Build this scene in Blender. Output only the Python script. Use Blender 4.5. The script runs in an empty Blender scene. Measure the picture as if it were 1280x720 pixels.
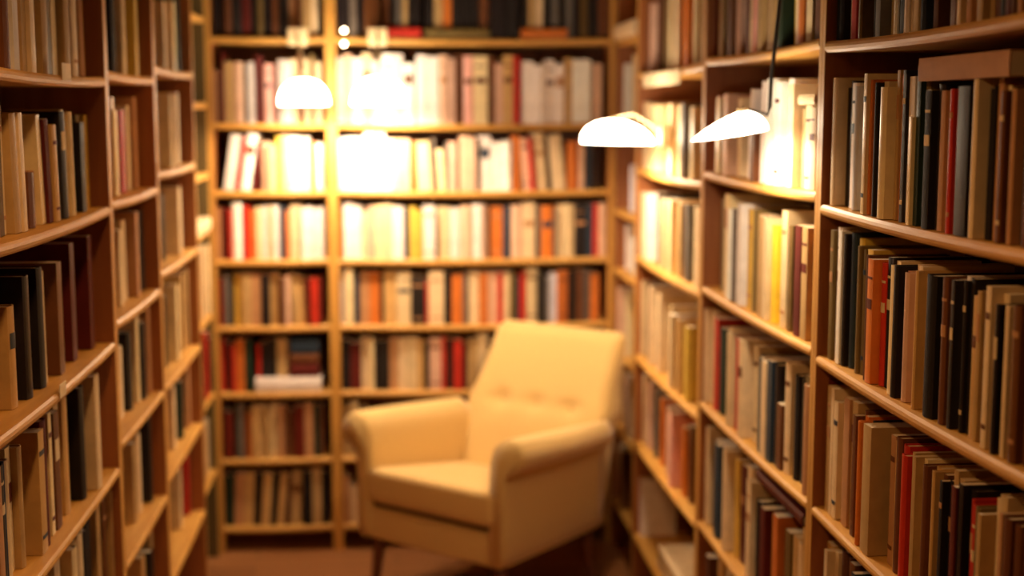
import bpy, bmesh, math, random, re
from math import sin, cos, atan, tan, pi, sqrt, radians
from mathutils import Vector, Matrix
random.seed(7)
C = bpy.context.scene.collection
SC = bpy.context.scene
H = 1.755                                   # eye height
# ------------------------------------------------------------------ camera
F = 1700.0
PSI = atan(150/1700); TH = atan(220/1700)
FW = Vector((sin(PSI)*cos(TH), cos(PSI)*cos(TH), -sin(TH)))
RT = Vector((cos(PSI), -sin(PSI), 0)); UP = RT.cross(FW)
EYE = Vector((0, 0, H))
def proj(P):
    q = Vector(P)-EYE; d = q.dot(FW)
    return (640+F*q.dot(RT)/d, 360-F*q.dot(UP)/d)
def ray(x, y): return FW*F+RT*(x-640)-UP*(y-360)
def on_y(x, y, Y): r = ray(x, y); return EYE+r*(Y/r.y)

# ------------------------------------------------------------------ helpers
def link(name, me, mat=None, parent=None, smooth=False):
    o = bpy.data.objects.new(name, me); C.objects.link(o)
    if mat is not None:
        for m in (mat if isinstance(mat, (list, tuple)) else [mat]): me.materials.append(m)
    if parent is not None: o.parent = parent
    if smooth:
        for p in me.polygons: p.use_smooth = True
    return o
def tag(o, label=None, cat=None, group=None, kind=None):
    if label: o['label'] = label
    if cat: o['category'] = cat
    if group: o['group'] = group
    if kind: o['kind'] = kind
    return o
def empty(name, loc, rz=0):
    o = bpy.data.objects.new(name, None); C.objects.link(o)
    o.location = loc; o.rotation_euler = (0, 0, rz); o.empty_display_size = .1
    return o
def mesh(name, v, f, mi=None):
    me = bpy.data.meshes.new(name); me.from_pydata(v, [], f); me.update()
    if mi: me.polygons.foreach_set('material_index', mi)
    return me
def bm_mesh(name, bm):
    me = bpy.data.meshes.new(name); bm.to_mesh(me); bm.free(); return me
def box_bm(bm, a, b, bev=0, seg=2):
    vs = [bm.verts.new((x, y, z)) for x in (a[0], b[0]) for y in (a[1], b[1]) for z in (a[2], b[2])]
    fs = [(0,1,3,2), (4,6,7,5), (0,4,5,1), (2,3,7,6), (0,2,6,4), (1,5,7,3)]
    ff = [bm.faces.new([vs[i] for i in f]) for f in fs]
    if bev:
        es = set(e for f in ff for e in f.edges)
        bmesh.ops.bevel(bm, geom=list(es), offset=bev, segments=seg, affect='EDGES', profile=.5)
def box(name, a, b, mat, parent=None, bev=0, seg=2, smooth=False):
    bm = bmesh.new(); box_bm(bm, a, b, bev, seg); return link(name, bm_mesh(name, bm), mat, parent, smooth)
def tube_bm(bm, pts, rad, n=10, closed=False):
    pts = [Vector(p) for p in pts]; rings = []
    if not isinstance(rad, (list, tuple)): rad = [rad]*len(pts)
    up = None
    for i, p in enumerate(pts):
        d = (pts[min(i+1, len(pts)-1)]-pts[max(i-1, 0)]).normalized()
        if up is None: up = d.orthogonal().normalized()
        up = (up-d*up.dot(d)).normalized(); s = d.cross(up)
        rings.append([bm.verts.new(p+(up*cos(2*pi*k/n)+s*sin(2*pi*k/n))*rad[i]) for k in range(n)])
    for a, b in zip(rings, rings[1:]):
        for k in range(n): bm.faces.new((a[k], a[(k+1) % n], b[(k+1) % n], b[k]))
    bm.faces.new(rings[0][::-1]); bm.faces.new(rings[-1])
def tube(name, pts, rad, mat, parent=None, n=12):
    bm = bmesh.new(); tube_bm(bm, pts, rad, n)
    bmesh.ops.recalc_face_normals(bm, faces=bm.faces)
    return link(name, bm_mesh(name, bm), mat, parent, True)
def loft(name, rings, mat, parent=None, caps=True):
    v = []; f = []; n = len(rings[0])
    for r in rings: v += [tuple(p) for p in r]
    for i in range(len(rings)-1):
        for k in range(n):
            f.append((i*n+k, i*n+(k+1) % n, (i+1)*n+(k+1) % n, (i+1)*n+k))
    if caps:
        f.append(tuple(range(n))[::-1]); f.append(tuple((len(rings)-1)*n+k for k in range(n)))
    bm = bmesh.new(); me = mesh(name, v, f); bm.from_mesh(me); bmesh.ops.recalc_face_normals(bm, faces=bm.faces)
    bm.to_mesh(me); bm.free()
    return link(name, me, mat, parent, True)

# ------------------------------------------------------------------ materials
def nodes(name):
    m = bpy.data.materials.new(name); m.use_nodes = True
    return m, m.node_tree, m.node_tree.nodes['Principled BSDF']
def wood(name, dark, light, rough=.42, scale=(1.5, 1.5, 14), bump=.02):
    m, t, b = nodes(name); N = t.nodes; L = t.links
    tc = N.new('ShaderNodeTexCoord'); mp = N.new('ShaderNodeMapping'); mp.inputs['Scale'].default_value = scale
    nz = N.new('ShaderNodeTexNoise'); nz.inputs['Scale'].default_value = 3; nz.inputs['Detail'].default_value = 6; nz.inputs['Distortion'].default_value = .6
    cr = N.new('ShaderNodeValToRGB'); cr.color_ramp.elements[0].color = (*dark, 1); cr.color_ramp.elements[1].color = (*light, 1)
    cr.color_ramp.elements[0].position = .3; cr.color_ramp.elements[1].position = .7
    L.new(tc.outputs['Object'], mp.inputs[0]); L.new(mp.outputs[0], nz.inputs['Vector']); L.new(nz.outputs['Fac'], cr.inputs[0]); L.new(cr.outputs[0], b.inputs['Base Color'])
    bp = N.new('ShaderNodeBump'); bp.inputs['Strength'].default_value = .15; bp.inputs['Distance'].default_value = .002
    L.new(nz.outputs['Fac'], bp.inputs['Height']); L.new(bp.outputs[0], b.inputs['Normal'])
    b.inputs['Roughness'].default_value = rough
    return m
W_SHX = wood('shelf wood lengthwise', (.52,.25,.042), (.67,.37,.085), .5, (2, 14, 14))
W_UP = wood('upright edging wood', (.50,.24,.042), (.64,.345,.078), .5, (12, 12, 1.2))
W_IN = wood('dark panel wood', (.25,.075,.018), (.34,.115,.028), .5, (12, 12, 1.2))  # darker and redder than the edging on the front faces
W_OL = wood('dark olive board', (.085,.055,.014), (.11,.075,.02), .6, (12, 12, 1.2))  # inner panels of the corner unit, darker than the other cases
W_BK = wood('back panel wood and void shade', (.12,.036,.010), (.17,.055,.016), .6, (6, 6, 1))
W_LEG = wood('dark leg wood', (.10,.03,.012), (.17,.05,.02), .3, (12, 12, 2))
def plain(name, col, rough=.6, metal=0, var=.12, scale=40, emis=None, es=0, coat=0):
    m, t, b = nodes(name); N = t.nodes; L = t.links
    nz = N.new('ShaderNodeTexNoise'); nz.inputs['Scale'].default_value = scale; nz.inputs['Detail'].default_value = 4
    tc = N.new('ShaderNodeTexCoord'); L.new(tc.outputs['Object'], nz.inputs['Vector'])
    cr = N.new('ShaderNodeValToRGB'); cr.color_ramp.elements[0].position = .3; cr.color_ramp.elements[1].position = .7
    cr.color_ramp.elements[0].color = (*[c*(1-var) for c in col], 1); cr.color_ramp.elements[1].color = (*[min(1, c*(1+var)) for c in col], 1)
    L.new(nz.outputs['Fac'], cr.inputs[0]); L.new(cr.outputs[0], b.inputs['Base Color'])
    b.inputs['Roughness'].default_value = rough; b.inputs['Metallic'].default_value = metal
    b.inputs['Coat Weight'].default_value = coat
    if 'book cover' in name: b.inputs['Specular IOR Level'].default_value = .22
    if emis:
        b.inputs['Emission Color'].default_value = (*emis, 1); b.inputs['Emission Strength'].default_value = es
    return m
PAL = dict(w=(.86,.82,.75), c=(.76,.58,.34), t=(.52,.31,.13), b=(.13,.048,.018), k=(.016,.012,.012), d=(.115,.014,.010),
           r=(.50,.030,.018), o=(.62,.17,.03), y=(.70,.46,.08), Y=(.92,.62,.05), g=(.15,.13,.11), n=(.028,.045,.08),
           l=(.66,.68,.74), e=(.016,.032,.020), p=(.74,.44,.36), m=(.17,.11,.04))
CN = dict(w='white', c='cream', t='tan', b='brown', k='black', d='maroon', r='red', o='orange', y='ochre', Y='yellow',
          g='grey', n='navy', l='pale', e='green', p='pink', m='olive')
MAT = {}
for k, c in PAL.items():
    for j in range(3):
        s = (1, .86, 1.1)[j]; r = random.Random(ord(k)*7+j)
        cc = [min(.92, x*s*(1+r.uniform(-.08, .08))) for x in c]
        MAT[k, j] = plain('%s book cover %s' % (CN[k], 'plain faded bright'.split()[j]), cc, (.5, .7, .36)[j], var=.10, scale=25)
PAGE = []
for j, c in enumerate([(.72,.60,.42), (.62,.47,.29), (.80,.72,.58)]):
    m, t, b = nodes('book pages '+'cream tan white'.split()[j]); N = t.nodes; L = t.links
    tc = N.new('ShaderNodeTexCoord'); wv = N.new('ShaderNodeTexWave'); wv.inputs['Scale'].default_value = 120; wv.inputs['Distortion'].default_value = 2
    cr = N.new('ShaderNodeValToRGB'); cr.color_ramp.elements[0].color = (*[x*.75 for x in c], 1); cr.color_ramp.elements[1].color = (*c, 1)
    L.new(tc.outputs['Object'], wv.inputs['Vector']); L.new(wv.outputs['Fac'], cr.inputs[0]); L.new(cr.outputs[0], b.inputs['Base Color'])
    b.inputs['Roughness'].default_value = .8; PAGE.append(m)
ALLM = [MAT[k, j] for k in PAL for j in range(3)]+PAGE
MIDX = {id(m): i for i, m in enumerate(ALLM)}

# ------------------------------------------------------------------ setting
plaster = plain('olive plaster', (.30,.23,.09), .85, scale=6, var=.1)
ceilm = plain('dark ceiling paint', (.20,.13,.08), .9, scale=4)
m, t, b = nodes('floor boards'); N = t.nodes; L = t.links
tc = N.new('ShaderNodeTexCoord'); br = N.new('ShaderNodeTexBrick'); br.inputs['Scale'].default_value = 1
br.inputs['Brick Width'].default_value = 1.1; br.inputs['Row Height'].default_value = .11; br.inputs['Mortar Size'].default_value = .002
br.inputs['Color1'].default_value = (.34,.14,.045,1); br.inputs['Color2'].default_value = (.26,.10,.032,1); br.inputs['Mortar'].default_value = (.05,.02,.01,1)
mp = N.new('ShaderNodeMapping'); mp.inputs['Rotation'].default_value = (0,0,0)
L.new(tc.outputs['Object'], mp.inputs[0]); L.new(mp.outputs[0], br.inputs['Vector']); L.new(br.outputs['Color'], b.inputs['Base Color']); b.inputs['Roughness'].default_value = .45
floorm = m
XR0, XL0, YB0 = 1.135, -.925, 5.625
def struct(name, a, b, mat): return tag(box(name, a, b, mat), kind='structure')
struct('floor', (XL0-.1, -1.6, -.1), (XR0+.1, YB0+.1, 0), floorm)
struct('ceiling', (XL0-.1, -1.6, 2.7), (XR0+.1, YB0+.1, 2.8), ceilm)
struct('wall_left', (XL0-.1, -1.6, 0), (XL0, YB0+.1, 2.7), plaster)
struct('wall_right', (XR0, -1.6, 0), (XR0+.1, YB0+.1, 2.7), plaster)
struct('wall_back', (XL0, YB0, 0), (XR0, YB0+.1, 2.7), plaster)
struct('wall_front', (XL0, -1.7, 0), (XR0, -1.6, 2.7), plaster)

# ------------------------------------------------------------------ bookcases
TOP = 2.52; SAG = .007
def shelf_mesh(L_, depth, th=.022):
    """shelf along +x from 0..L_, front edge at y=0 with a rounded nosing, sagging a touch at mid span"""
    prof = [(.004, -th), (.0, -th+.005), (-.0015, -th/2), (0, -.005), (.004, 0), (depth, 0), (depth, -th)]
    n = 17; rings = []
    for i in range(n):
        s = i/(n-1); dz = -SAG*4*s*(1-s)*min(1, L_)
        rings.append([(s*L_, y, z+dz) for y, z in prof])
    return rings
PW = .02
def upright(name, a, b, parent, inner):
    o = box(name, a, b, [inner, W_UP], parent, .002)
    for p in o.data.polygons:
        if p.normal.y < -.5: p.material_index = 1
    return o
def bookcase(label, origin, rz, length, zs, depth=.25, cols=None, top=TOP, inner=None):
    """origin = front left foot in the row frame; x runs along the row, y goes into the case"""
    t = tag(empty('bookcase', origin, rz), label, 'bookcase', 'wooden bookcases round the aisle')
    inner = inner or W_IN
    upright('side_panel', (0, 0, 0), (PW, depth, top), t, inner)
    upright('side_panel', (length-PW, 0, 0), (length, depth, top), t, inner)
    box('back_panel', (PW, depth-.008, .06), (length-PW, depth-.001, top), W_BK, t)
    box('top_panel', (PW, 0, top-.025), (length-PW, depth-.008, top), W_UP, t, .002)
    cols = cols or [(PW, length-PW)]
    for a, b in zip(cols, cols[1:]):
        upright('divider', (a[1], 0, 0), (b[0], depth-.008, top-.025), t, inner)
    for a, b in cols:
        low = min(zs)
        if low > .09: box('void_shade_board', (a, .12, 0), (b, .135, min(.075, low-.03)), W_BK, t)  # set back and dark-coloured to stand in for the shaded void
        for z in zs:
            o = loft('shelf', shelf_mesh(b-a, depth-.008), W_SHX, t)
            o.location = (a, 0, z)
            for p in o.data.polygons: p.use_smooth = False
    return t
XR, XL, YB = .88, -.67, 5.35
def hz(l): return [H+z+.006 for z in l]
ZA = hz([.47, .136, -.195, -.511, -.835, -1.16, -1.48])
ZB = hz([.47, .145, -.172, -.50, -.835, -1.19, -1.50])
ZC = hz([.47, .135, -.205, -.522, -.886, -1.21, -1.56])
ZD = hz([.55, .272, -.06, -.385, -.62, -.95, -1.25, -1.56])
ZBK = hz([.60, .281, -.048, -.311, -.580, -.842, -1.108, -1.377, -1.655])
Z1 = hz([.40, .075, -.230, -.557, -.867, -1.18, -1.50])
Z2 = hz([.40, .093, -.220, -.513, -.813, -1.126, -1.44])
Z3 = hz([.43, .128, -.178, -.470, -.808, -1.085, -1.40])
Z4 = hz([.35, .03, -.235, -.45, -.78, -1.09, -1.40])
PI2 = pi/2
# right wall: row frame x = -Y, so origin is the far end
bookcase('nearest bookcase on the right, its lower shelves packed with dark and tan books', (XR, 2.755, 0), -PI2, 1.06, ZA)
bookcase('second bookcase from the front on the right, holding the bright yellow book', (XR, 3.815, 0), -PI2, 1.06, ZB)
bookcase('third bookcase along the right wall, behind the armchair and full of pale books', (XR, 4.865, 0), -PI2, 1.05, ZC)
bookcase('narrow half empty bookcase filling the far right corner behind the armchair', (XR, 5.345, 0), -PI2, .48, ZD)
bookcase('nearest bookcase on the left, with large maroon and black books', (XL, 2.27, 0), PI2, 1.06, Z1)
bookcase('second bookcase on the left, narrow with bare side panel showing', (XL, 3.33, 0), PI2, .665, Z2)
bookcase('third bookcase on the left, tightly filled with cream books', (XL, 3.995, 0), PI2, .77, Z3)
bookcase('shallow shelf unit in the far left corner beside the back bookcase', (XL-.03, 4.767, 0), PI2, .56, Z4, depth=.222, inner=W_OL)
bookcase('wide double bookcase across the end of the aisle behind the armchair', (-.703, YB, 0), 0, 1.58+.0, ZBK, depth=.26,
         cols=[(.02, .452), (.494, 1.56)])

# ------------------------------------------------------------------ books
class Bk: pass
BOOKS = []
def parse_tok(s):
    d = dict(c=s[0], h=None, lean=0, out=0, up=0)
    import re
    mm = re.match(r'([\d.]+)(.*)', s[1:]); d['w'] = float(mm.group(1)); rest = mm.group(2)
    for k, v in re.findall(r'([\^/!+])(-?[\d.]+)', rest):
        d[{'^': 'h', '/': 'lean', '!': 'out', '+': 'up'}[k]] = float(v)
    return d
def solve(fn, x):
    """parameter s along the row (monotonic in picture x) whose image column is x"""
    lo, hi = fn.lo, fn.hi
    for _ in range(40):
        mid = (lo+hi)/2
        if proj(fn(mid))[0] < x: lo = mid
        else: hi = mid
    return (lo+hi)/2
def row(case, shelfname, side, zs, zi, spec, span, hr=(.74, .90), cap=.05):
    """side R/L/B; span=(s0,s1) interior of this bay in row-frame coordinates"""
    z = zs[zi]; clear = zs[zi-1]-.022-z; rec = {'R': .022, 'L': .042, 'B': .025}[side]
    if side == 'R': P = lambda s, dz=0: Vector((XR+rec, -s, z+dz))
    elif side == 'L': P = lambda s, dz=0: Vector((XL-rec, s, z+dz))
    else: P = lambda s, dz=0: Vector((s, YB+rec, z+dz))
    hm = clear*.4
    def fn(s): return P(s, hm)
    fn.lo, fn.hi = {'R': (-span[1]*1 if False else span[0], span[1])}.get(side, span)
    cur = None; prev = None; n = 0; s = fn.lo; rowb = []
    for tk in spec.split():
        if tk[0] == '@': cur = float(tk[1:]); s = max(s, solve(fn, cur)); prev = None; continue
        if tk[0] == '_': cur += float(tk[1:]); prev = None; s = max(s, solve(fn, cur)); continue
        d = parse_tok(tk)
        if cur is None: cur = proj(fn(fn.lo))[0]
        a = max(s, solve(fn, cur)); cur += d['w']; b_ = solve(fn, cur)
        wid = b_-a
        if wid < .006: continue
        h = clear*(d['h'] if d['h'] else random.uniform(*hr))
        if d['h'] and side != 'B': h *= random.uniform(.955, 1.015)
        h = min(h, clear*.955-d['up'])
        th = min(wid-.0012, cap)
        off = 0
        if side == 'L': off = wid-th-.0006 if wid > cap else 0
        lean = d['lean']
        if prev is not None:
            ex = max(0, min(h, prev.h)*(tan(prev.lean)-tan(lean))); off += ex
        st = a+off
        if lean > 0: end = st+th/cos(lean)
        else: end = st+th/cos(lean)
        if end > fn.hi-.001+0:
            th = (fn.hi-.001-st)*cos(lean)
            if th < .008: break
            end = fn.hi-.001
        if lean > 0 and end+h*sin(lean) > fn.hi: lean = 0
        if lean < 0 and st+h*sin(lean) < fn.lo: lean = 0
        bk = Bk(); bk.h = h; bk.th = th; bk.lean = lean; bk.c = d['c']; bk.v = random.choice([0, 0, 1, 2])
        bk.D = min(.2, max(.10, h*random.uniform(.62, .74))); bk.D = min(bk.D, .155 if case == 'L4' else .182)
        bk.hard = random.random() < .45; bk.page = random.choice(PAGE)
        ln = span[1]-span[0]
        sg = max(-SAG*4*u*(1-u)*min(1, ln) for u in ((st-span[0])/ln, (end-span[0])/ln))+.0006
        jit = (random.uniform(-.016, .012) if side != 'B' else random.uniform(-.012, .010))+d['out']
        if side == 'R': loc = (XR+rec-jit, -st, 0); rz = -PI2
        elif side == 'L': loc = (XL-rec+jit, st, 0); rz = PI2
        else: loc = (st, YB+rec-jit, 0); rz = 0
        bk.loc = Vector((loc[0], loc[1], z+.0005+sg*.0+d['up'])); bk.sag = sg; bk.rz = rz; bk.side = side
        bk.loc.z += sg
        bk.case = case; bk.shelf = shelfname; bk.lying = False
        rowb.append(bk); BOOKS.append(bk); prev = bk; s = end
        if side == 'R' and wid > cap: s = max(s, b_)
        cur = max(cur, proj(fn(s))[0])
    for i, b in enumerate(rowb):
        b.i = i; b.nb = len(rowb)
        b.L = rowb[i-1].c if i else None; b.R = rowb[i+1].c if i+1 < len(rowb) else None
    return rowb
def span0(side, span): return span[0]

SP = dict(A=(-2.735, -1.72), B=(-3.795, -2.78), C=(-4.845, -3.84), D=(-5.325, -4.89),
          L1=(2.295, 3.307), L2=(3.352, 3.973), L3=(4.018, 4.743), L4=(4.79, 5.30),
          BL=(-.681, -.253), BR=(-.207, .855))
ORD = ['', 'first', 'second', 'third', 'fourth', 'fifth', 'sixth', 'seventh', 'eighth', 'ninth', 'tenth', 'eleventh', 'twelfth', 'thirteenth', 'fourteenth', 'fifteenth', 'sixteenth', 'seventeenth', 'eighteenth', 'nineteenth', 'twentieth'] + ['number %d' % i for i in range(21, 60)]
CASES = dict(A=('nearest right bookcase', 'R', ZA), B=('second right bookcase', 'R', ZB), C=('third right bookcase', 'R', ZC), D=('far right corner bookcase', 'R', ZD),
             L1=('nearest left bookcase', 'L', Z1), L2=('second left bookcase', 'L', Z2), L3=('third left bookcase', 'L', Z3), L4=('far left corner shelves', 'L', Z4),
             BL=('back bookcase left bay', 'B', ZBK), BR=('back bookcase right bay', 'B', ZBK))
SN = ['above', 'top', 'second', 'third', 'fourth', 'fifth', 'sixth', 'seventh', 'eighth']
ROWS = {
 'A': {1: '@1042 d6 k9 c10 r6 c10 m10 k8 g6 c9 w9 n6 k8 c11 c12 n7 b13 b13 b9 c10 t12 c14 t14 d14 b12 t12',
       2: '@1044 c5^.86 k9^.80 l14^.8 l12^.78 _1 c4 o8^.84 k4^.8 c14^.8 o8^.88 k8^.88 w7^.84 w8^.6 e11^.88 y5^.78 k16^.77 t10^.74 r6^.76 r5^.75 c5^.78 k19^.77 c6^.78 k12^.77 c11^.78 b10^.72 t12^.72 k10^.7 b14^.7',
       3: '@1041 m4^.92 w9^.92 n9^.93 y6^.88 m8^.86 y7^.88 b4^.82 o7^.82 r6^.82 k8^.86 c10^.84 k6^.8 p10^.82 c11^.84 t8^.82 d6^.8 k19^.82 b7^.82 k9^.84 w5^.86 k9^.86 b10^.8 t9^.8 k8^.82 c14^.84 k9^.8 t10^.76 b16^.82 t14 k12 r9',
       4: '@1026 d8^.9 c9^.88 c9^.84 t14^.86 b8^.84 o8^.82 k4 t18^.82!.012 t10^.8 b7^.86 r7^.82 r7^.78 t8^.82 c10^.8 t13^.8 b9^.8 k8^.8 t12^.84 d6 k12^.82 r8^.78 m11^.76 c15^.86 t9^.8 b18^.8 t12 k12',
       5: '@1026 t9^.86 c8^.84 b12 t12 k10 c10 t9 r8 b10 c10',},
 'B': {1: '@890 d5 t7 b7 g6 b7 p8 d5 p12 t11 t12 w8 e8 y6 c7 o9 c9 e7 b9',
       2: '@890 p9^.74 c9^.73 p8^.74 c9^.73 _3 w5^.8/.10 _9 b9^.44 w9^.86/.03 w9^.84 w9^.83 w8^.82 c9^.80 t9^.62 c8^.62 c9^.6',
       3: '@895 m8^.84 c10^.92 w4^.8 g7^.8 w8^.86 y12^.84 t12^.84 c7^.80 Y12^.78 c10^.92 m11^.82 d10^.84 o13^.8 ',
       4: '@879 c8^.86 c7^.86 r5^.82 e8^.8 c13^.84 r8^.78 c8^.8 c9^.8 n11^.78 c6^.78 n11^.78 b6^.5 c10^.84 k12^.8 m9^.8 t7^.8',
       5: '@875 b8^.84 c8^.86 n11^.82 c11^.84 y6^.8 d8^.8 c8^.84 c9^.8 k12^.68 b9^.66 o10^.7 m9^.66 c15^.68 t8',
       6: '@866 c9^.6 t9^.6 b8 t9 c8 k9 t10 r8 c9'},
 'C': {1: '@803 b8 p8 b8 m8 c9 c9 o8 c9 t9 t9',
       2: '@803 c8^.72 c8^.72 c7^.7 t10^.74 c9^.74 c9^.72 g7^.74 c8^.7',
       3: '@804 c7^.8 w8^.8 k9^.82 c8^.8 c9^.8 t9^.8 g9^.82 c8^.8 c6^.8',
       4: '@797 c7^.82 b8^.8 c9^.82 c10^.8 c9^.72 c8^.72 t10^.7 y8^.7',
       5: '@790 p8^.84 c8^.84 p7^.8 g7^.78 o10^.8 p10^.8 p9^.8 o7^.76 b8^.8',
       6: '@797 w9^.66'},
 'D': {2: '@778 w9^.8 c8', 3: '@780 _4 l10^.62', 4: '@776 _2 w9^.85 l6^.7', 5: '@774 p7 c7^.8 b6', 6: '@772 t7 p8 c7', 7: '@772 c7 b7'},
 'L1': {1: '@-6 t12 c15^.9 p9 c6 t17^.9 k6 m9 c6 t16 t17',
        2: '@-8 m16^.86 c6^.86 t8^.8/-.05 c5^.8/-.05 _9 t13^.4 c5^.8/-.10 d5^.76/-.08 t5^.74/-.06 k11^.82/-.04 c4^.82/-.04 c4^.82/-.04 k14^.74 y14^.76',
        3: '@-8 b8^.7/-.06 t22^.66 k16^.8!.004 k17^.84!.012 _1 c5^.76 b15^.80!.0 d20^.86!.01 d17^.88!.02',
        4: '@-14 t14^.8 k12^.8 c6^.8 t11^.86 t16^.88!.02 k13^.9 c4^.9 b8^.88 t15^.90 k14^.92 c10^.94!.02',
        5: '@66 t12^.7 c14^.8 t12^.82 k14^.78 t12^.86 t13^.88!.02'},
 'L2': {1: '@137 k6 c9 t6 y9', 2: '@139 c8^.78 w3 r9^.8 c9^.82 _0 t5', 3: '@147 c8^.78 c8^.84 t9^.86 k8^.88 t6^.88', 4: '@153 c6^.7 k9^.8 c8^.9 k3 t7^.9 c5^.86',
        5: '@162 t10^.78 c7^.8 k8^.84 t7^.88 b13^.88', 6: '@170 t10^.7 k8^.62 t10^.86'},
 'L3': {1: '@193 c10 t3 c11 e6 c10 p8', 2: '@196 b7^.5 c8^.8 c12^.84 b5 p9^.84 w8^.86', 3: '@202 k9^.8 c11^.84 b10^.86 t11^.88 c9^.86',
        4: '@205 k7^.74 c8^.8 t9^.82 t10^.84 c9^.88 ', 5: '@210 c9^.8 e8^.76 t8^.84 c11^.86 t8', 6: '@217 c14^.74 r8^.74 b5 t9^.86 c8^.88 t6'},
 'L4': {4: '@240 c6^.95 c6^.9 t6^.9 c5^.9', 5: '@246 k4^.9 r9^.9 k8', 6: '@252 t6 c6'},
 'BL': {1: '@266 k14 b9 k12 d12 k9 m7 k11 b8 k13 t9 b7 t12 c8',
        2: '@262 t8^.66 b8^.66 d3 t12^.76 p11^.76 g6^.74 w9^.76 d9 b3 p11^.74 _6 w8^.8 w8^.78 c8^.8 b8 c8 m6 c8',
        3: '@279 w13^.9/.16 r7^.86/.16 w13^.92/.16 d6^.8/.1 p9^.8 c9^.76 y7^.88 p10^.9 w12^.88 w13^.86 o8^.78 w9^.76',
        4: '@266 t10^.82 d10^.82 r5^.8 w12^.9 g2 r7^.86 o8^.8 c7^.84 w8^.86 c7^.86 w7^.86 n8^.86 o6 c14^.88 w7^.82 w6^.84 w8^.8 w8^.82',
        5: '@267 r12^.78 g8^.85 k6^.84 y10^.84 t12^.86 t12^.86 k11^.86 t11^.86 b8 p6^.84 t8^.84/-.06 t8^.8/-.06 d7^.78 r8^.78 d6',
        6: '@263 m9 r9 k8 r6 o11^.86 e9^.86',
        7: '@268 t12^.86 d12 e5 g8^.88 b3 o7 t9^.86 c8^.86 t7 c8^.9 t9^.86 b5 b8 d12^.86 t11^.88 e8 b5',
        8: '@269 m9 e14^.8 t12^.84/.05 t12^.84/.05 k9^.84/.05 t12^.84/.08 k8^.84/.08 t9^.84/.1 b6/.08 t13^.86/.06 k12^.86 t12^.9 k8'},
 'BR': {1: '@421 k16 g9 k9 b20 _137 k18 k18 _60 g8 k9 m10 k13 b12 k14',
        2: '@421 w9 p10 w13 c12 w13 w12 w14 w14 g3 w14 w13 _1 p11 p9 b11 p12 c18 _1 b8 p10 t12 r10 _2 w14 w15 w12 w12 t10 w11 w12 _2 p12',
        3: '@421 l13^.84 w10^.86 w12^.86 w14^.94 w12^.94 w9^.84 c12^.84 p10^.84 o8^.8 _2 c17^.8/-.06 g4 _4 c9^.68/-.05 g4 p10^.8 b4 p12^.9 p7^.88 g4 w16^.9 w14^.8 w12^.82 o10^.9 p9^.86/-.08 r7^.86/-.08 c14^.94/-.08 g6^.9/-.08 c15^.9/-.10 _2 o14^.8 p8 n9^.78',
        4: '@421 o9^.76 w11^.9 w11^.86 c7 p10^.84 c11^.86 c11^.88 w14^.84 n7^.82 y9^.84 y8 w15^.86 g3 c15^.84 w14^.82 p15^.86 w13^.88 p6 b4 o15^.84 n10^.84 p14^.86 c16^.9 g8^.84 o15^.84 g4 c8^.86 c14^.86 k15^.86 n8 r7^.86 p9^.86',
        5: '@421 w10^.94 c11^.94 n8^.84 t12^.86 o13^.86 k5 t16^.88 c18^.88 k18^.8 r4 c19^.9 k10^.9 o14^.84 g7^.86 c14^.88 o9^.86 p13^.86 r7^.86 c8^.86 m7 n6 r8^.86 c14^.92 k9^.84 g5 l10^.84 o14^.88 k10^.86 b9^.88 g9^.86 o11',
        6: '@423 k15^.82 d14^.78 c9^.86 c7 k19^.82 t11^.86 c12^.86 c12^.88 t8^.84 k7 p15^.86 r6 k9^.84 r11^.84 d7 t12^.84 c13^.92 b10 t12 k9 c12 r9 t11 k12 c10 t12 b9 c11 k10 t12 c10 p9 b8 t9',
        7: '@424 d6 t9^.84 c9^.9/-.06 b9 t12 c10 k9 r10 t12 c9 b8 t10 k11 c9 t12 b9 _150 t10 c10',
        8: '@426 t12^.78 c12^.6 b9 t12 k9 c10 t9 b12 t10 c9'},
}
for case, rows in ROWS.items():
    nm, side, zs = CASES[case]
    for zi, spec in rows.items():
        spl = {'A': 8, 'L1': 9, 'B': 10.5}.get(case)
        if spl:
            REL = dict(c='ctwc', t='tcbt', b='btdb', w='wcc', k='knkd', m='mtm', o='oto', n='nkg', r='rdo', d='dbk', g='gkc', l='lwl', e='ekm', p='pct', y='ym')
            out_ = []
            for tk in spec.split():
                mt_ = re.match(r'([a-zA-Z])([\d.]+)(.*)', tk)
                if mt_ and float(mt_.group(2)) >= spl and float(mt_.group(2)) < 19 and mt_.group(1) in REL and '/' not in tk and '!' not in tk:
                    w_ = float(mt_.group(2)); f_ = random.uniform(.38, .62); c_ = mt_.group(1)
                    pr = [c_, random.choice(REL[c_])]
                    if random.random() < .5: pr.reverse()
                    out_ += [pr[0]+'%.1f' % (w_*f_)+mt_.group(3), pr[1]+'%.1f' % (w_*(1-f_))+mt_.group(3)]
                else: out_.append(tk)
            spec = ' '.join(out_)
        row(case, SN[zi], side, zs, zi, spec, SP[case], hr=(.74, .88), cap={'R': .042, 'L': .042, 'B': .09}[side])

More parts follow.
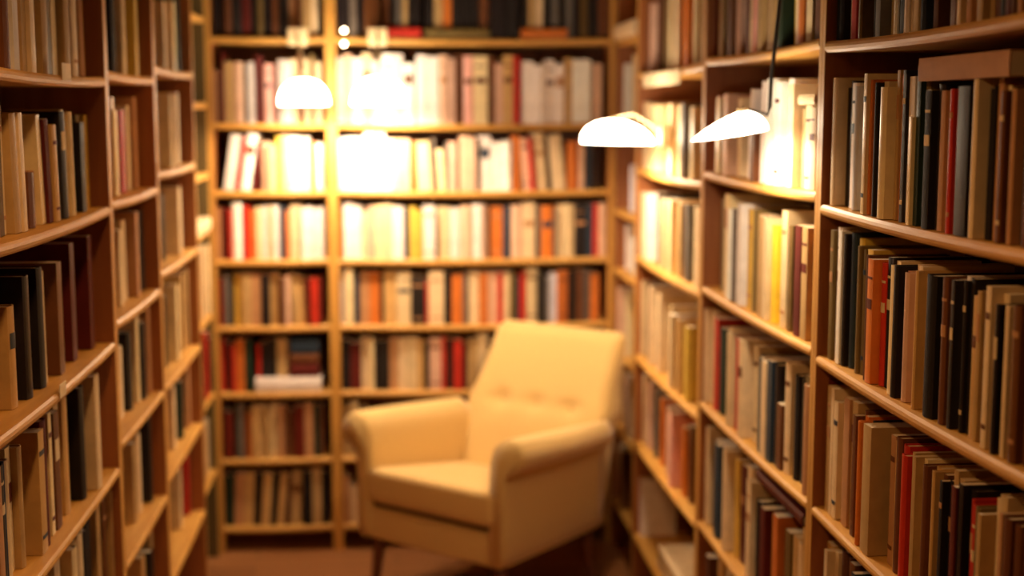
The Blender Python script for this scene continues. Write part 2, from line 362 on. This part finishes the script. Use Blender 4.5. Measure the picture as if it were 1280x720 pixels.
def lying(case, side, zs, zi, x0, x1, h, c, base, out=.0, D=.16):
    """a book lying flat on its side, its spine along the shelf edge"""
    z = zs[zi]; rec = .022
    def fn(s):
        return {'R': Vector((XR+rec, -s, z+base)), 'L': Vector((XL-rec, s, z+base)), 'B': Vector((s, YB+rec, z+base))}[side]
    fn.lo, fn.hi = SP[case]
    a, b_ = solve(fn, x0), solve(fn, x1)
    bk = Bk(); bk.h = b_-a; bk.th = h; bk.c = c; bk.v = 0; bk.D = D; bk.hard = True; bk.page = PAGE[0]; bk.lean = 0; bk.lying = True
    u = ((a+b_)/2-SP[case][0])/(SP[case][1]-SP[case][0]); sg = -SAG*4*u*(1-u)*min(1, SP[case][1]-SP[case][0])
    p = fn(a); p.z = z+base+sg+.001
    if side == 'R': p.x -= out
    elif side == 'L': p.x += out
    else: p.y -= out
    bk.loc = p; bk.rz = {'R': -PI2, 'L': PI2, 'B': 0}[side]; bk.side = side; bk.case = case; bk.shelf = SN[zi]; bk.i = -1
    BOOKS.append(bk); return bk
def rowtop(case, shelf, x0, x1):
    """height above the shelf of the tallest book between two picture columns"""
    m_ = 0
    for b in BOOKS:
        if b.case == case and b.shelf == shelf and not b.lying:
            x = proj(b.loc)[0]
            if x0-6 <= x <= x1+2: m_ = max(m_, b.h)
    return m_
# the brown folio lying across the tops of the second row, nearest right
t_ = rowtop('A', 'second', 1168, 1280)
fo = lying('A', 'R', ZA, 2, 1157, 1272, .038, 't', t_+.002, .012, .17); fo.hard = False; fo.v = 1
lying('B', 'R', ZB, 2, 999, 1019, .022, 'c', rowtop('B', 'second', 1003, 1022)+.002, 0, .14)
lying('B', 'R', ZB, 5, 946, 1004, .026, 'd', rowtop('B', 'fifth', 940, 1010)+.002, 0, .15)
lb = lying('BL', 'B', ZBK, 6, 320, 402, .058, 'w', 0, .01)
zb = .0585
x = 0
# books standing on the flat white one, and a dark flat stack beside them
def on_top(x0, x1, c, h, case='BL', zi=6, lb=lb, zb=zb):
    fnl = lambda s: Vector((s, YB+.025, ZBK[zi]+.15))
    fnl.lo, fnl.hi = SP[case]; a, b_ = solve(fnl, x0), solve(fnl, x1)
    bk = Bk(); bk.h = h; bk.th = b_-a-.002; bk.c = c; bk.v = 0; bk.D = .14; bk.hard = False; bk.page = PAGE[1]; bk.lean = 0; bk.lying = False
    bk.loc = Vector((a, YB+.035, lb.loc.z+zb)); bk.rz = 0; bk.side = 'B'; bk.case = case; bk.shelf = SN[zi]; bk.i = -1; BOOKS.append(bk)
for a_, b__, c_, h_ in [(321, 326, 'r', .13), (326, 334, 'k', .14), (334, 345, 'k', .15), (346, 360, 't', .15)]: on_top(a_, b__, c_, h_)
for i_, (c_, h_) in enumerate([('d', .05), ('b', .04), ('n', .055)]):
    lying('BL', 'B', ZBK, 6, 363, 399, h_, c_, zb+sum([.0505, .0405, .0][:i_])+.001*i_, 0, .15)
for x0_, x1_, c_, std in ((479, 526, 'r', 'bkgtkk'), (531, 611, 'm', 'ktokkkb'), (651, 709, 'o', 'ktckgk')):
    l2 = lying('BR', 'B', ZBK, 1, x0_, x1_, .040, c_, 0, .006, .15)
    w_ = (x1_-x0_)/len(std)
    for i_, c2 in enumerate(std): on_top(x0_+w_*i_+.5, x0_+w_*(i_+1)-.5, c2, .19+.02*((i_*7) % 3), 'BR', 1, l2, .0405)
for k_ in range(3):
    lying('C', 'R', ZC, 6, 822+k_, 850, .028, 'ctc'[k_], .0285*k_, .0, .15)
lying('D', 'R', ZD, 1, 776, 803, .055, 'c', 0, .03, .15)
lying('L4', 'L', Z4, 3, 244, 263, .05, 'c', 0, 0, .12)
def book_geo(bk, full=True):
    """cover, page block and label geometry in the book's own frame: list of (verts, faces, mat, partname)"""
    t, D, h = bk.th, bk.D, bk.h
    ct = .0028 if bk.hard else .0011
    ct = min(ct, t*.2); ov = .003 if bk.hard else .0004
    bul = min(.005, t*.16) if bk.hard else min(.0012, t*.05)
    n = 6 if full else 3
    def ysp(x): return -bul*(1-(2*x/t-1)**2)
    outer = [(0, D)]+[(t*i/n, ysp(t*i/n)) for i in range(n+1)]+[(t, D)]
    inner = [(t-ct, D), (t-ct, ct)]+[(ct, ct), (ct, D)]
    # cover as a strip: outer path and offset inner path of equal length
    inn = [(ct, D)]+[(min(max(t*i/n, ct), t-ct), ysp(t*i/n)+ct) for i in range(n+1)]+[(t-ct, D)]
    m_ = len(outer); v = []; f = []
    for z in (0, h):
        v += [(x, y, z) for x, y in outer]; v += [(x, y, z) for x, y in inn]
    for i in range(m_-1):
        f.append((i, i+1, 2*m_+i+1, 2*m_+i))                       # outer skin
        f.append((m_+i+1, m_+i, 3*m_+i, 3*m_+i+1))                 # inner skin
        f.append((i+1, i, m_+i, m_+i+1))                           # bottom rim
        f.append((2*m_+i, 2*m_+i+1, 3*m_+i+1, 3*m_+i))             # top rim
    f.append((0, 2*m_, 3*m_, m_)); f.append((m_-1, 2*m_-1, 4*m_-1, 3*m_-1))
    out = [(v, f, MAT[bk.c, bk.v], 'cover')]
    a = (ct+.0001, ct+.0002, ov); b = (t-ct-.0001, D-max(ov, .0006), h-ov)
    v2 = [(x, y, z) for x in (a[0], b[0]) for y in (a[1], b[1]) for z in (a[2], b[2])]
    out.append((v2, [(0,1,3,2), (4,6,7,5), (0,4,5,1), (2,3,7,6), (0,2,6,4), (1,5,7,3)], bk.page, 'page_block'))
    if full and getattr(bk, 'patch', None):
        for z0, z1, mt in bk.patch:
            v3 = []; q = 5
            for z in (z0*h, z1*h):
                for dy in (-.0009, -.0002):
                    v3 += [(t*(.1+.8*i/q), ysp(t*(.1+.8*i/q))+dy, z) for i in range(q+1)]
            k = q+1; f3 = []
            for i in range(q):
                f3 += [(i, i+1, 2*k+i+1, 2*k+i), (k+i+1, k+i, 3*k+i, 3*k+i+1), (i+1, i, k+i, k+i+1), (2*k+i, 2*k+i+1, 3*k+i+1, 3*k+i)]
            f3 += [(0, 2*k, 3*k, k), (k-1, 2*k-1, 4*k-1, 3*k-1)]
            out.append((v3, f3, mt, 'spine_label'))
    return out
def bk_matrix(bk):
    M = Matrix.Translation(bk.loc) @ Matrix.Rotation(bk.rz, 4, 'Z')
    if bk.lying:
        # local x (thickness) -> up, local z (height) -> along the row
        R = Matrix(((0, 0, 1, 0), (0, 1, 0, 0), (1, 0, 0, 0), (0, 0, 0, 1)))
        R = Matrix(((0, 0, 1, 0), (0, 1, 0, 0), (-1, 0, 0, bk.th), (0, 0, 0, 1)))
        return M @ R
    if bk.lean:
        if bk.lean > 0: return M @ Matrix.Translation((bk.th, 0, 0)) @ Matrix.Rotation(bk.lean, 4, 'Y') @ Matrix.Translation((-bk.th, 0, 0)) @ Matrix.Translation((0, 0, 0))
        return M @ Matrix.Rotation(bk.lean, 4, 'Y')
    return M
def area(bk):
    M = bk_matrix(bk)
    ps = [proj(M @ Vector(p)) for p in [(0, 0, 0), (bk.th, 0, 0), (0, 0, bk.h), (bk.th, 0, bk.h)]]
    x0 = max(0, min(p[0] for p in ps)); x1 = min(1280, max(p[0] for p in ps)); y0 = max(0, min(p[1] for p in ps)); y1 = min(720, max(p[1] for p in ps))
    if x1 <= x0 or y1 <= y0: return 0
    if bk.side == 'B':
        if x0 > 615 and y0 > 405: return 0
        if x0 > 455 and y0 > 500: return 0
    a = (x1-x0)*(y1-y0)
    return a if not bk.lying else a*3
for bk in BOOKS: bk.area = area(bk)
BOOKS = [b for b in BOOKS if b.area > 0 or (b.side != 'B')]
order = sorted(BOOKS, key=lambda b: -b.area)
IND = set(id(b) for b in order[:300])
rp = random.Random(3)
DARK = set('kdbnern')
for bk in order[:300]:
    bk.patch = []
    q = rp.random()
    lite = MAT['c', 1]; dk = rp.choice([MAT['b', 0], MAT['d', 0], MAT['n', 0], MAT['t', 1]])
    mt = lite if bk.c in DARK and rp.random() < .5 else (MAT['t', 1] if bk.c in DARK else dk)
    if bk.lying: bk.patch = []
    elif q < .10: a = rp.uniform(.55, .7); bk.patch = [(a, a+rp.uniform(.08, .2), mt)]
    elif q < .25: bk.patch = [(.80, .84, mt), (.12, .15, mt)]
    elif q < .38: bk.patch = [(.84, .86, mt), (.60, .68, mt)]
# labels
def width_word(b):
    return 'slim' if b.th < .019 else ('thick' if b.th > .036 else '')
def base_label(b):
    w = width_word(b); c = CN[b.c]
    tall = ''
    where = '%s shelf, %s' % (b.shelf, CASES[b.case][0])
    if b.lying: return ' '.join(('%s book lying flat, %s' % (c, where)).split())
    if b.i < 0: return 'upright %s book standing on the white flat book, %s' % (c, where)
    s = ' '.join([x for x in (w, 'leaning' if abs(b.lean) > .03 else '', c, 'book') if x])
    if b.L and b.R:
        s += ' between %s and %s ones' % (CN[b.L], CN[b.R]) if b.L != b.R else ' between two %s ones' % CN[b.L]
    elif b.R: s += ' at left end beside %s one' % CN[b.R]
    elif b.L: s += ' at right end beside %s one' % CN[b.L]
    else: s += ' standing alone'
    return s+', '+where
labs = {}
for b in order[:300]:
    labs.setdefault(base_label(b), []).append(b)
allnames = {}
for l, bs in labs.items():
    for b in bs:
        if len(bs) == 1: b.label = l
        else:
            w = width_word(b)
            k = b.i+1; side_ = 'left'
            if b.i >= 0 and b.nb-b.i < k and b.case not in ('A', 'L1'): k = b.nb-b.i; side_ = 'right'
            b.label = ' '.join(('%s %s book, %s from %s on %s shelf, %s' % (w, CN[b.c], ORD[k], side_, b.shelf, CASES[b.case][0])).split()) if b.i >= 0 else l
seen = {}
for b in order[:300]:
    if b.label in seen:
        k = seen[b.label]; seen[b.label] = k+1
        b.label = b.label.replace(' book', ' book just above its twin' if k == 1 else ' book topmost of its stack', 1)
    else: seen[b.label] = 1
def add_book(bk):
    r = empty('book', (0, 0, 0)); r.matrix_world = bk_matrix(bk)
    tag(r, bk.label, 'book', 'books on the %s shelf of the %s' % (bk.shelf, CASES[bk.case][0]))
    for v, f, mt, pn in book_geo(bk): link(pn, mesh(pn, v, f), mt, r)
for bk in order[:300]: add_book(bk)
V = []; Fc = []; MI = []
for bk in order[300:]:
    M = bk_matrix(bk)
    for v, f, mt, pn in book_geo(bk, False):
        o_ = len(V); V += [tuple(M @ Vector(p)) for p in v]; Fc += [tuple(i+o_ for i in q) for q in f]; MI += [MIDX[id(mt)]]*len(f)
me = mesh('books', V, Fc)
st = link('books', me, ALLM); me.polygons.foreach_set('material_index', MI)
tag(st, 'remaining blurred books in many colours, mostly packing the back bookcase', 'books', kind='stuff')

# ------------------------------------------------------------------ small cards and a painted lamplit strip on the shelf edges
platem = plain('cream card and lit edge', (.80,.66,.42), .7, scale=20)
def side_plate(X, thick, x0, x1, y0, y1, label, name='shelf_tag_or_lit_strip'):
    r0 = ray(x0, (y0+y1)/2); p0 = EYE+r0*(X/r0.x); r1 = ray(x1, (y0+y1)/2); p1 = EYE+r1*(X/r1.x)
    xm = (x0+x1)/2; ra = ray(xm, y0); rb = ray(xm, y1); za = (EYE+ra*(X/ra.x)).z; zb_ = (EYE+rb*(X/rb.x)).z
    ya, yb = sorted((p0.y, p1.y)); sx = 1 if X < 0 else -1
    o = box(name, (min(0, sx*thick), 0, 0), (max(0, sx*thick), yb-ya, za-zb_), platem, None, .0008)
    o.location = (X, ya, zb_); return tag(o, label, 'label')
side_plate(XL+.0022, .0015, 77, 88, 79, 101, 'small white tag clipped to top left shelf edge, nearest left bookcase')
side_plate(XL+.0022, .0015, 74, 82, 478, 496, 'small cream tag on the shelf edge below the black and maroon books')
side_plate(XR-.0022, .0015, 804, 850, 90, 107, 'long cream strip of painted lamplight on top shelf edge of third right bookcase')  # lamp-lit part of the shelf edge, its brightness put into a cream strip

# ------------------------------------------------------------------ armchair
fab, t, b = nodes('pale yellow upholstery'); N = t.nodes; L = t.links
tc = N.new('ShaderNodeTexCoord'); nz = N.new('ShaderNodeTexNoise'); nz.inputs['Scale'].default_value = 220; nz.inputs['Detail'].default_value = 3
cr = N.new('ShaderNodeValToRGB'); cr.color_ramp.elements[0].color = (.60,.405,.135,1); cr.color_ramp.elements[1].color = (.72,.51,.195,1)
L.new(tc.outputs['Object'], nz.inputs['Vector']); L.new(nz.outputs['Fac'], cr.inputs[0]); L.new(cr.outputs[0], b.inputs['Base Color'])
bp = N.new('ShaderNodeBump'); bp.inputs['Strength'].default_value = .3; bp.inputs['Distance'].default_value = .001
L.new(nz.outputs['Fac'], bp.inputs['Height']); L.new(bp.outputs[0], b.inputs['Normal'])
b.inputs['Roughness'].default_value = .85; b.inputs['Sheen Weight'].default_value = .3
undm = plain('dark underside cloth and gap shade', (.03,.015,.01), .9)
CH = tag(empty('armchair', (.314, 4.78, 0), radians(-41.84)), 'pale yellow upholstered armchair with rolled arms and buttoned back', 'armchair')
def srect(u0, u1, v0, v1, z, r, n=8):
    """rounded rectangle ring"""
    out = []
    r = min(r, (u1-u0)/2-.001, (v1-v0)/2-.001)
    for cx, cy, a0 in ((u1-r, v1-r, 0), (u0+r, v1-r, 90), (u0+r, v0+r, 180), (u1-r, v0+r, 270)):
        for k in range(n+1):
            a = radians(a0+90*k/n); out.append((cx+r*cos(a), cy+r*sin(a), z))
    return out
def pillow(name, u0, u1, v0, v1, z0, z1, r, mat, parent, cr_=.03, puff=0, ez=None):
    rings = []; e = ez or min(cr_, (z1-z0)/2)
    for k in range(7):
        a = radians(90*k/6); i = e*(1-sin(a)); rings.append(srect(u0+i, u1-i, v0+i, v1-i, z0+e*(1-cos(a)), r))
    for k in range(7):
        a = radians(90*k/6); i = e*(1-cos(a)); rings.append(srect(u0+i, u1-i, v0+i, v1-i, z1-e+e*sin(a), r))
    if puff:
        for k in range(1, 6):
            q = k/6; i = e+q*min(u1-u0, v1-v0)/2*.95
            i = min(i, min(u1-u0, v1-v0)/2-.004)
            rings.append(srect(u0+i, u1-i, v0+i, v1-i, z1+puff*sin(q*pi/2), max(.002, r-i)))
    return loft(name, rings, mat, parent)
# base: apron under the seat
pillow('seat_base', -.30, .33, -.315, .30, .25, .368, .035, fab, CH, .012)
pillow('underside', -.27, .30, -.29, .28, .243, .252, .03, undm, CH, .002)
# seat cushion with a slightly crowned top
cu = pillow('seat_cushion', -.262, .312, -.338, .20, .386, .515, .04, fab, CH, .030, .014)
for vv in cu.data.vertices: vv.co.z -= (vv.co.y+.335)*(.16 if vv.co.z > .45 else .02)
box('cushion_gap_shade', (-.255, -.305, .367), (.305, .18, .384), undm, CH)  # dark strip filling the gap, the shade there put into its colour
# arms: profile in (outward, z) swept front to back
AP = [(-.045, .255), (-.045, .40), (-.043, .55), (-.036, .62), (-.020, .668), (.005, .692), (.038, .703), (.070, .695), (.092, .668), (.096, .632),
      (.082, .602), (.058, .586), (.034, .578), (.024, .56), (.022, .50), (.022, .40), (.020, .255)]
def smoothpath(P, it=2):
    for _ in range(it):
        Q = []
        for i in range(len(P)):
            a, b = P[i], P[(i+1) % len(P)]
            Q += [tuple(a[k]*.75+b[k]*.25 for k in range(2)), tuple(a[k]*.25+b[k]*.75 for k in range(2))]
        P = Q
    return P
AP = smoothpath(AP, 1)
def arm(sgn, u_in):
    rings = []
    n = 22
    for i in range(n+1):
        q = i/n; v = -.325+q*.59
        e = 0
        if q < .07: e = .016*(1-sin(min(1, q/.07)*pi/2))
        roll = 1-.42*max(0, (q-.45)/.55)**1.6               # the roll tucks in towards the back
        lift = -.045*q
        ring = []
        cx, cz = .0, .5
        for o, z in AP:
            oo = o if o < .022 else .022+(o-.022)*roll
            zz = z+(lift*max(0, (z-.45)/.25))
            if z < .25: zz = z
            # shrink at the very front for a soft edge
            oo = cx+(oo-cx)*(1-e*5); zz = zz-(zz-.26)*(e*1.2 if z > .3 else 0)
            ring.append((u_in+sgn*oo, v, zz))
        rings.append(ring)
    return loft('armrest', rings, fab, CH)
arm(1, .322); arm(-1, -.292)
# backrest: leaning loft with waist flare near the arms and three button dimples
rings = []; NB = 40
BUT = [(-.13, .672), (.025, .672), (.18, .672)]
lv = [.26+i*(.945-.26)/44 for i in range(45)]
def back_c(z):
    q = max(0, (z-.40)/.545)
    vf = .165+.255*q**1.05               # front surface
    vb = .315+.175*max(0, (z-.30)/.645)  # rear surface
    return vf, vb
for i, z in enumerate(lv+[.945]*0):
    vf, vb = back_c(z)
    q = (z-.26)/.685
    hw = .315-.045*max(0, (z-.62)/.325)**.9
    if z < .62: hw = .315
    hw += .012*math.exp(-((z-.665)/.05)**2)
    top = 0
    d = .945-z
    if d < .035: top = .035-sqrt(max(0, .035**2-(.035-d)**2))
    u0, u1 = .017-hw+top*.7, .017+hw-top*.7+.035*max(0, (z-.62)/.325)
    ring = []
    r = srect(u0, u1, vf+top, vb-top*.9, z, .04, 6)
    for (u, v, zz) in r: ring.append((u, v, zz))
    # resample the front straight run so buttons can dent it
    fr = [p for p in ring if True]
    # ring order: corners (u1,v1),(u0,v1),(u0,v0),(u1,v0); insert points on the v0 run
    k = 3*7
    a, b_ = ring[k-1], ring[k]
    ins = [tuple(a[j]+(b_[j]-a[j])*s/24 for j in range(3)) for s in range(1, 24)]
    ring = ring[:k]+ins+ring[k:]
    out = []
    for (u, v, zz) in ring:
        if v < (vf+vb)/2:
            for bu, bz in BUT:
                dd = ((u-bu)**2+((zz-bz)*1.0)**2)/.028**2
                v += .020*math.exp(-dd)
            v += .007*math.exp(-((zz-.672)/.02)**2)*(1 if -.2 < u < .24 else 0)
            v -= .012*math.exp(-((zz-.60)/.09)**2)*max(0, 1-((u-.017)/.28)**2)
        out.append((u, v, zz))
    rings.append(out)
loft('backrest', rings, fab, CH)
for bu, bz in BUT:
    vf, vb = back_c(bz)
    bm = bmesh.new(); bmesh.ops.create_uvsphere(bm, u_segments=14, v_segments=8, radius=.011, matrix=Matrix.Translation((bu, vf+.015, bz)) @ Matrix.Diagonal((1, .5, 1, 1)))
    link('button', bm_mesh('button', bm), fab, CH, True)
# piping along the seat cushion front edge
def leg(u, v, du, dv):
    tube('leg', [(u, v, .26), (u+du*.3, v+dv*.3, .18), (u+du, v+dv, 0)], [.024, .021, .013], W_LEG, CH, 14)
leg(-.255, -.265, -.02, -.025); leg(.285, -.265, .02, -.025); leg(-.25, .25, -.02, .03); leg(.28, .25, .02, .03)

# ------------------------------------------------------------------ lamps
WARM = (1.0, .56, .24); LAMPC = (1.0, .72, .46)
shade_m = plain('lit opal lamp shade', (.9,.85,.75), .4, var=.02, emis=(1, .80, .56), es=26)
bulb_beadm = plain('lit bulb and highlight bead', (.9,.85,.75), .3, var=.02, emis=(1, .75, .45), es=25)
blackm = plain('black cord rubber', (.012,.010,.010), .45)
clampm = plain('cream enamel', (.80,.62,.36), .4)
brassm = plain('dull brass', (.55,.36,.15), .35, 1)
def shade_rings(R, Hh, hole=.012, wall=.0025, cone=0):
    outer = []; inner = []
    n = 10
    for i in range(n+1):
        q = i/n; r = hole+(R-hole)*(sin(q*pi/2)*(1-cone)+q*cone); z = Hh*(cos(q*pi/2)**.9*(1-cone)+(1-q)*cone) if q < 1 else 0
        outer.append((r, z)); inner.append((max(hole*.6, r-wall), z-wall if q < 1 else 0))
    return outer+inner[::-1]
def lamp(label, apex_base, R, Hh, tilt=(0, 0), power=8, pts=None, size=.02, clamp_box=None, group='small white shaded shelf lamps', prad=.004, pmat=None, name='shelf_lamp', light=True, skew=0, cone=0):
    """apex_base = centre of the shade opening"""
    t = tag(empty(name, apex_base), label, 'lamp', group)
    prof = shade_rings(R, Hh, cone=cone); n = 40; rings = []
    sk = lambda z: skew*R*max(0, z)/Hh
    rx = Matrix.Rotation(tilt[0], 4, 'X') @ Matrix.Rotation(tilt[1], 4, 'Y')
    for k in range(n):
        a = 2*pi*k/n; rings.append([rx @ Vector((r*cos(a)+sk(z), r*sin(a), z)) for r, z in prof])
    rings.append(rings[0]); 
    o = loft('lamp_shade', rings, shade_m, t, caps=False)
    bm = bmesh.new(); bmesh.ops.create_uvsphere(bm, u_segments=16, v_segments=10, radius=.017, matrix=rx @ Matrix.Translation((0, 0, .022)))
    link('bulb', bm_mesh('bulb', bm), bulb_beadm, t, True)
    ap = rx @ Vector((0, 0, Hh))
    tube('socket', [rx @ Vector((skew*R, 0, Hh-.02)), rx @ Vector((skew*R, 0, Hh+.008))], .0135, clampm, t)
    if pts:
        P = [rx @ Vector((skew*R, 0, Hh+.006))]+[Vector(p)-Vector(apex_base) for p in pts]
        tube('arm' if name != 'pendant_lamp' else 'cord', P, prad, pmat or blackm, t)
    if clamp_box:
        a, b_ = clamp_box
        box('clamp', tuple(Vector(a)-Vector(apex_base)), tuple(Vector(b_)-Vector(apex_base)), clampm, t, .004)
    if light:
        ld = bpy.data.lights.new('bulb_light', 'SPOT'); ld.energy = power; ld.color = LAMPC; ld.shadow_soft_size = .02
        ld.spot_size = radians(168); ld.spot_blend = .25
        lo = bpy.data.objects.new('bulb_light', ld); C.objects.link(lo); lo.parent = t
        lo.matrix_local = rx @ Matrix.Translation((0, 0, -.004))
    return t
zE = ZBK[1]
def back_lamp(x, y, rpx, hpx, bx, by, power, label):
    Y = 5.10
    c = on_y(x, y, Y); R = rpx/F*Y; Hh = hpx/F*Y
    cb = on_y(bx, by, 5.28)
    top = Vector((c.x, Y, c.z+Hh))
    lamp(label, c, R, Hh, (0, 0), power,
         pts=[(c.x, Y+.02, c.z+Hh+.05), (cb.x, 5.2, zE-.005), (cb.x, 5.29, zE-.005)],
         clamp_box=((cb.x-.036, 5.27, zE-.035), (cb.x+.036, 5.349, zE+.03)), prad=.006, pmat=clampm)
back_lamp(380, 131, 31, 31, 372, 50, 14, 'left of two bright white lamps clipped to the back bookcase')
back_lamp(474, 131, 34, 34, 472, 50, 26, 'right of two bright white lamps clipped to the back bookcase')
# lamp by the far right bookcase
Y3 = 4.4; c3 = on_y(772, 179, Y3)
lamp('glowing white dome lamp left of the tilted lamp, over the armchair', c3, 46/F*Y3, 29/F*Y3, (0, radians(1)), 15, skew=-.15, cone=.15,
     pts=[(c3.x+.05, Y3, c3.z+.095), (.84, Y3-.02, c3.z+.06), (.872, Y3-.02, c3.z+.03)], clamp_box=((.866, Y3-.05, c3.z-.01), (.8795, Y3+.01, c3.z+.055)), prad=.004, pmat=clampm)
# pendant lamp in front of the second right bookcase
Y4 = 3.0; c4 = on_y(912, 169, Y4)
e1 = on_y(962, 150, Y4); e2 = on_y(964, 100, Y4); e3 = on_y(975, 0, Y4)
lamp('tilted white lamp hanging on a black cord before the second right bookcase', c4, 49/F*Y4, 27/F*Y4, (0, radians(-9)), 9, skew=.42, cone=.6,
     pts=[tuple(e1+Vector((-.005, 0, .012))), tuple(e1+Vector((0, 0, .03))), tuple(e2), tuple(e3), (e3.x+.02, Y4, 2.7)], prad=.0045, name='pendant_lamp')
# two tiny glowing beads stand in for bright highlights between the back lamps
for x_, y_, w_ in ((430, 38, 'upper'), (430, 55, 'lower')):
    c = on_y(x_, y_, 5.335)
    t = tag(empty('highlight_bead', c), '%s of two tiny highlight beads glowing on the back bookcase divider' % w_, 'highlight', 'tiny highlight beads')
    bm = bmesh.new(); bmesh.ops.create_uvsphere(bm, u_segments=14, v_segments=8, radius=.008); link('bead_body', bm_mesh('bead_body', bm), bulb_beadm, t, True)
    tube('socket', [(0, .004, 0), (0, .015, 0)], .006, clampm, t)  # base of the stand-in highlight bead

# unseen fill lamps added above the frame to light the aisle
def fill_lamp(x, y, z, power, label, spot=150):
    t = tag(empty('fill_lamp', (x, y, z)), label, 'fill lamp', 'added fill lamps above the aisle')
    prof = shade_rings(.14, .12); rings = []
    for k in range(32):
        a = 2*pi*k/32; rings.append([Vector((r*cos(a), r*sin(a), zz)) for r, zz in prof])
    rings.append(rings[0]); loft('lamp_shade', rings, clampm, t, caps=False)  # shade of the added fill lamp
    bm = bmesh.new(); bmesh.ops.create_uvsphere(bm, u_segments=16, v_segments=10, radius=.03, matrix=Matrix.Translation((0, 0, .05))); link('bulb', bm_mesh('bulb', bm), bulb_beadm, t, True)  # bulb of the added fill lamp
    tube('cord', [(0, 0, .11), (0, 0, 2.7-z)], .004, blackm, t)
    ld = bpy.data.lights.new('fill_light', 'SPOT'); ld.energy = power; ld.color = (1.0, .50, .175); ld.shadow_soft_size = .05; ld.spot_size = radians(spot); ld.spot_blend = .5
    lo = bpy.data.objects.new('fill_light', ld); C.objects.link(lo); lo.parent = t; lo.location = (0, 0, 0)
fill_lamp(-.30, 1.65, 2.45, 37, 'added unseen fill lamp over the near end of the aisle')
fill_lamp(.05, 3.7, 2.27, 17, 'added unseen fill lamp over the far end of the aisle')

# ------------------------------------------------------------------ world, camera, output look
w = bpy.data.worlds.new('world'); SC.world = w; w.use_nodes = True
w.node_tree.nodes['Background'].inputs[0].default_value = (.9, .5, .2, 1); w.node_tree.nodes['Background'].inputs[1].default_value = .008
cd = bpy.data.cameras.new('camera'); cam = bpy.data.objects.new('camera', cd); C.objects.link(cam)
cd.sensor_width = 36; cd.lens = F/1280*36; cd.clip_start = .05
M = Matrix((RT, UP, -FW)).transposed().to_4x4(); M.translation = EYE; cam.matrix_world = M
cd.dof.use_dof = True; cd.dof.focus_distance = 2.45; cd.dof.aperture_fstop = 1.6; cd.dof.aperture_blades = 0
SC.camera = cam
SC.view_settings.view_transform = 'Standard'; SC.view_settings.look = 'None'; SC.view_settings.gamma = 1; SC.view_settings.exposure = 0
SC.view_settings.use_curve_mapping = False
print('books', len(BOOKS), 'smallest individual', order[299].area if len(order) > 299 else None)
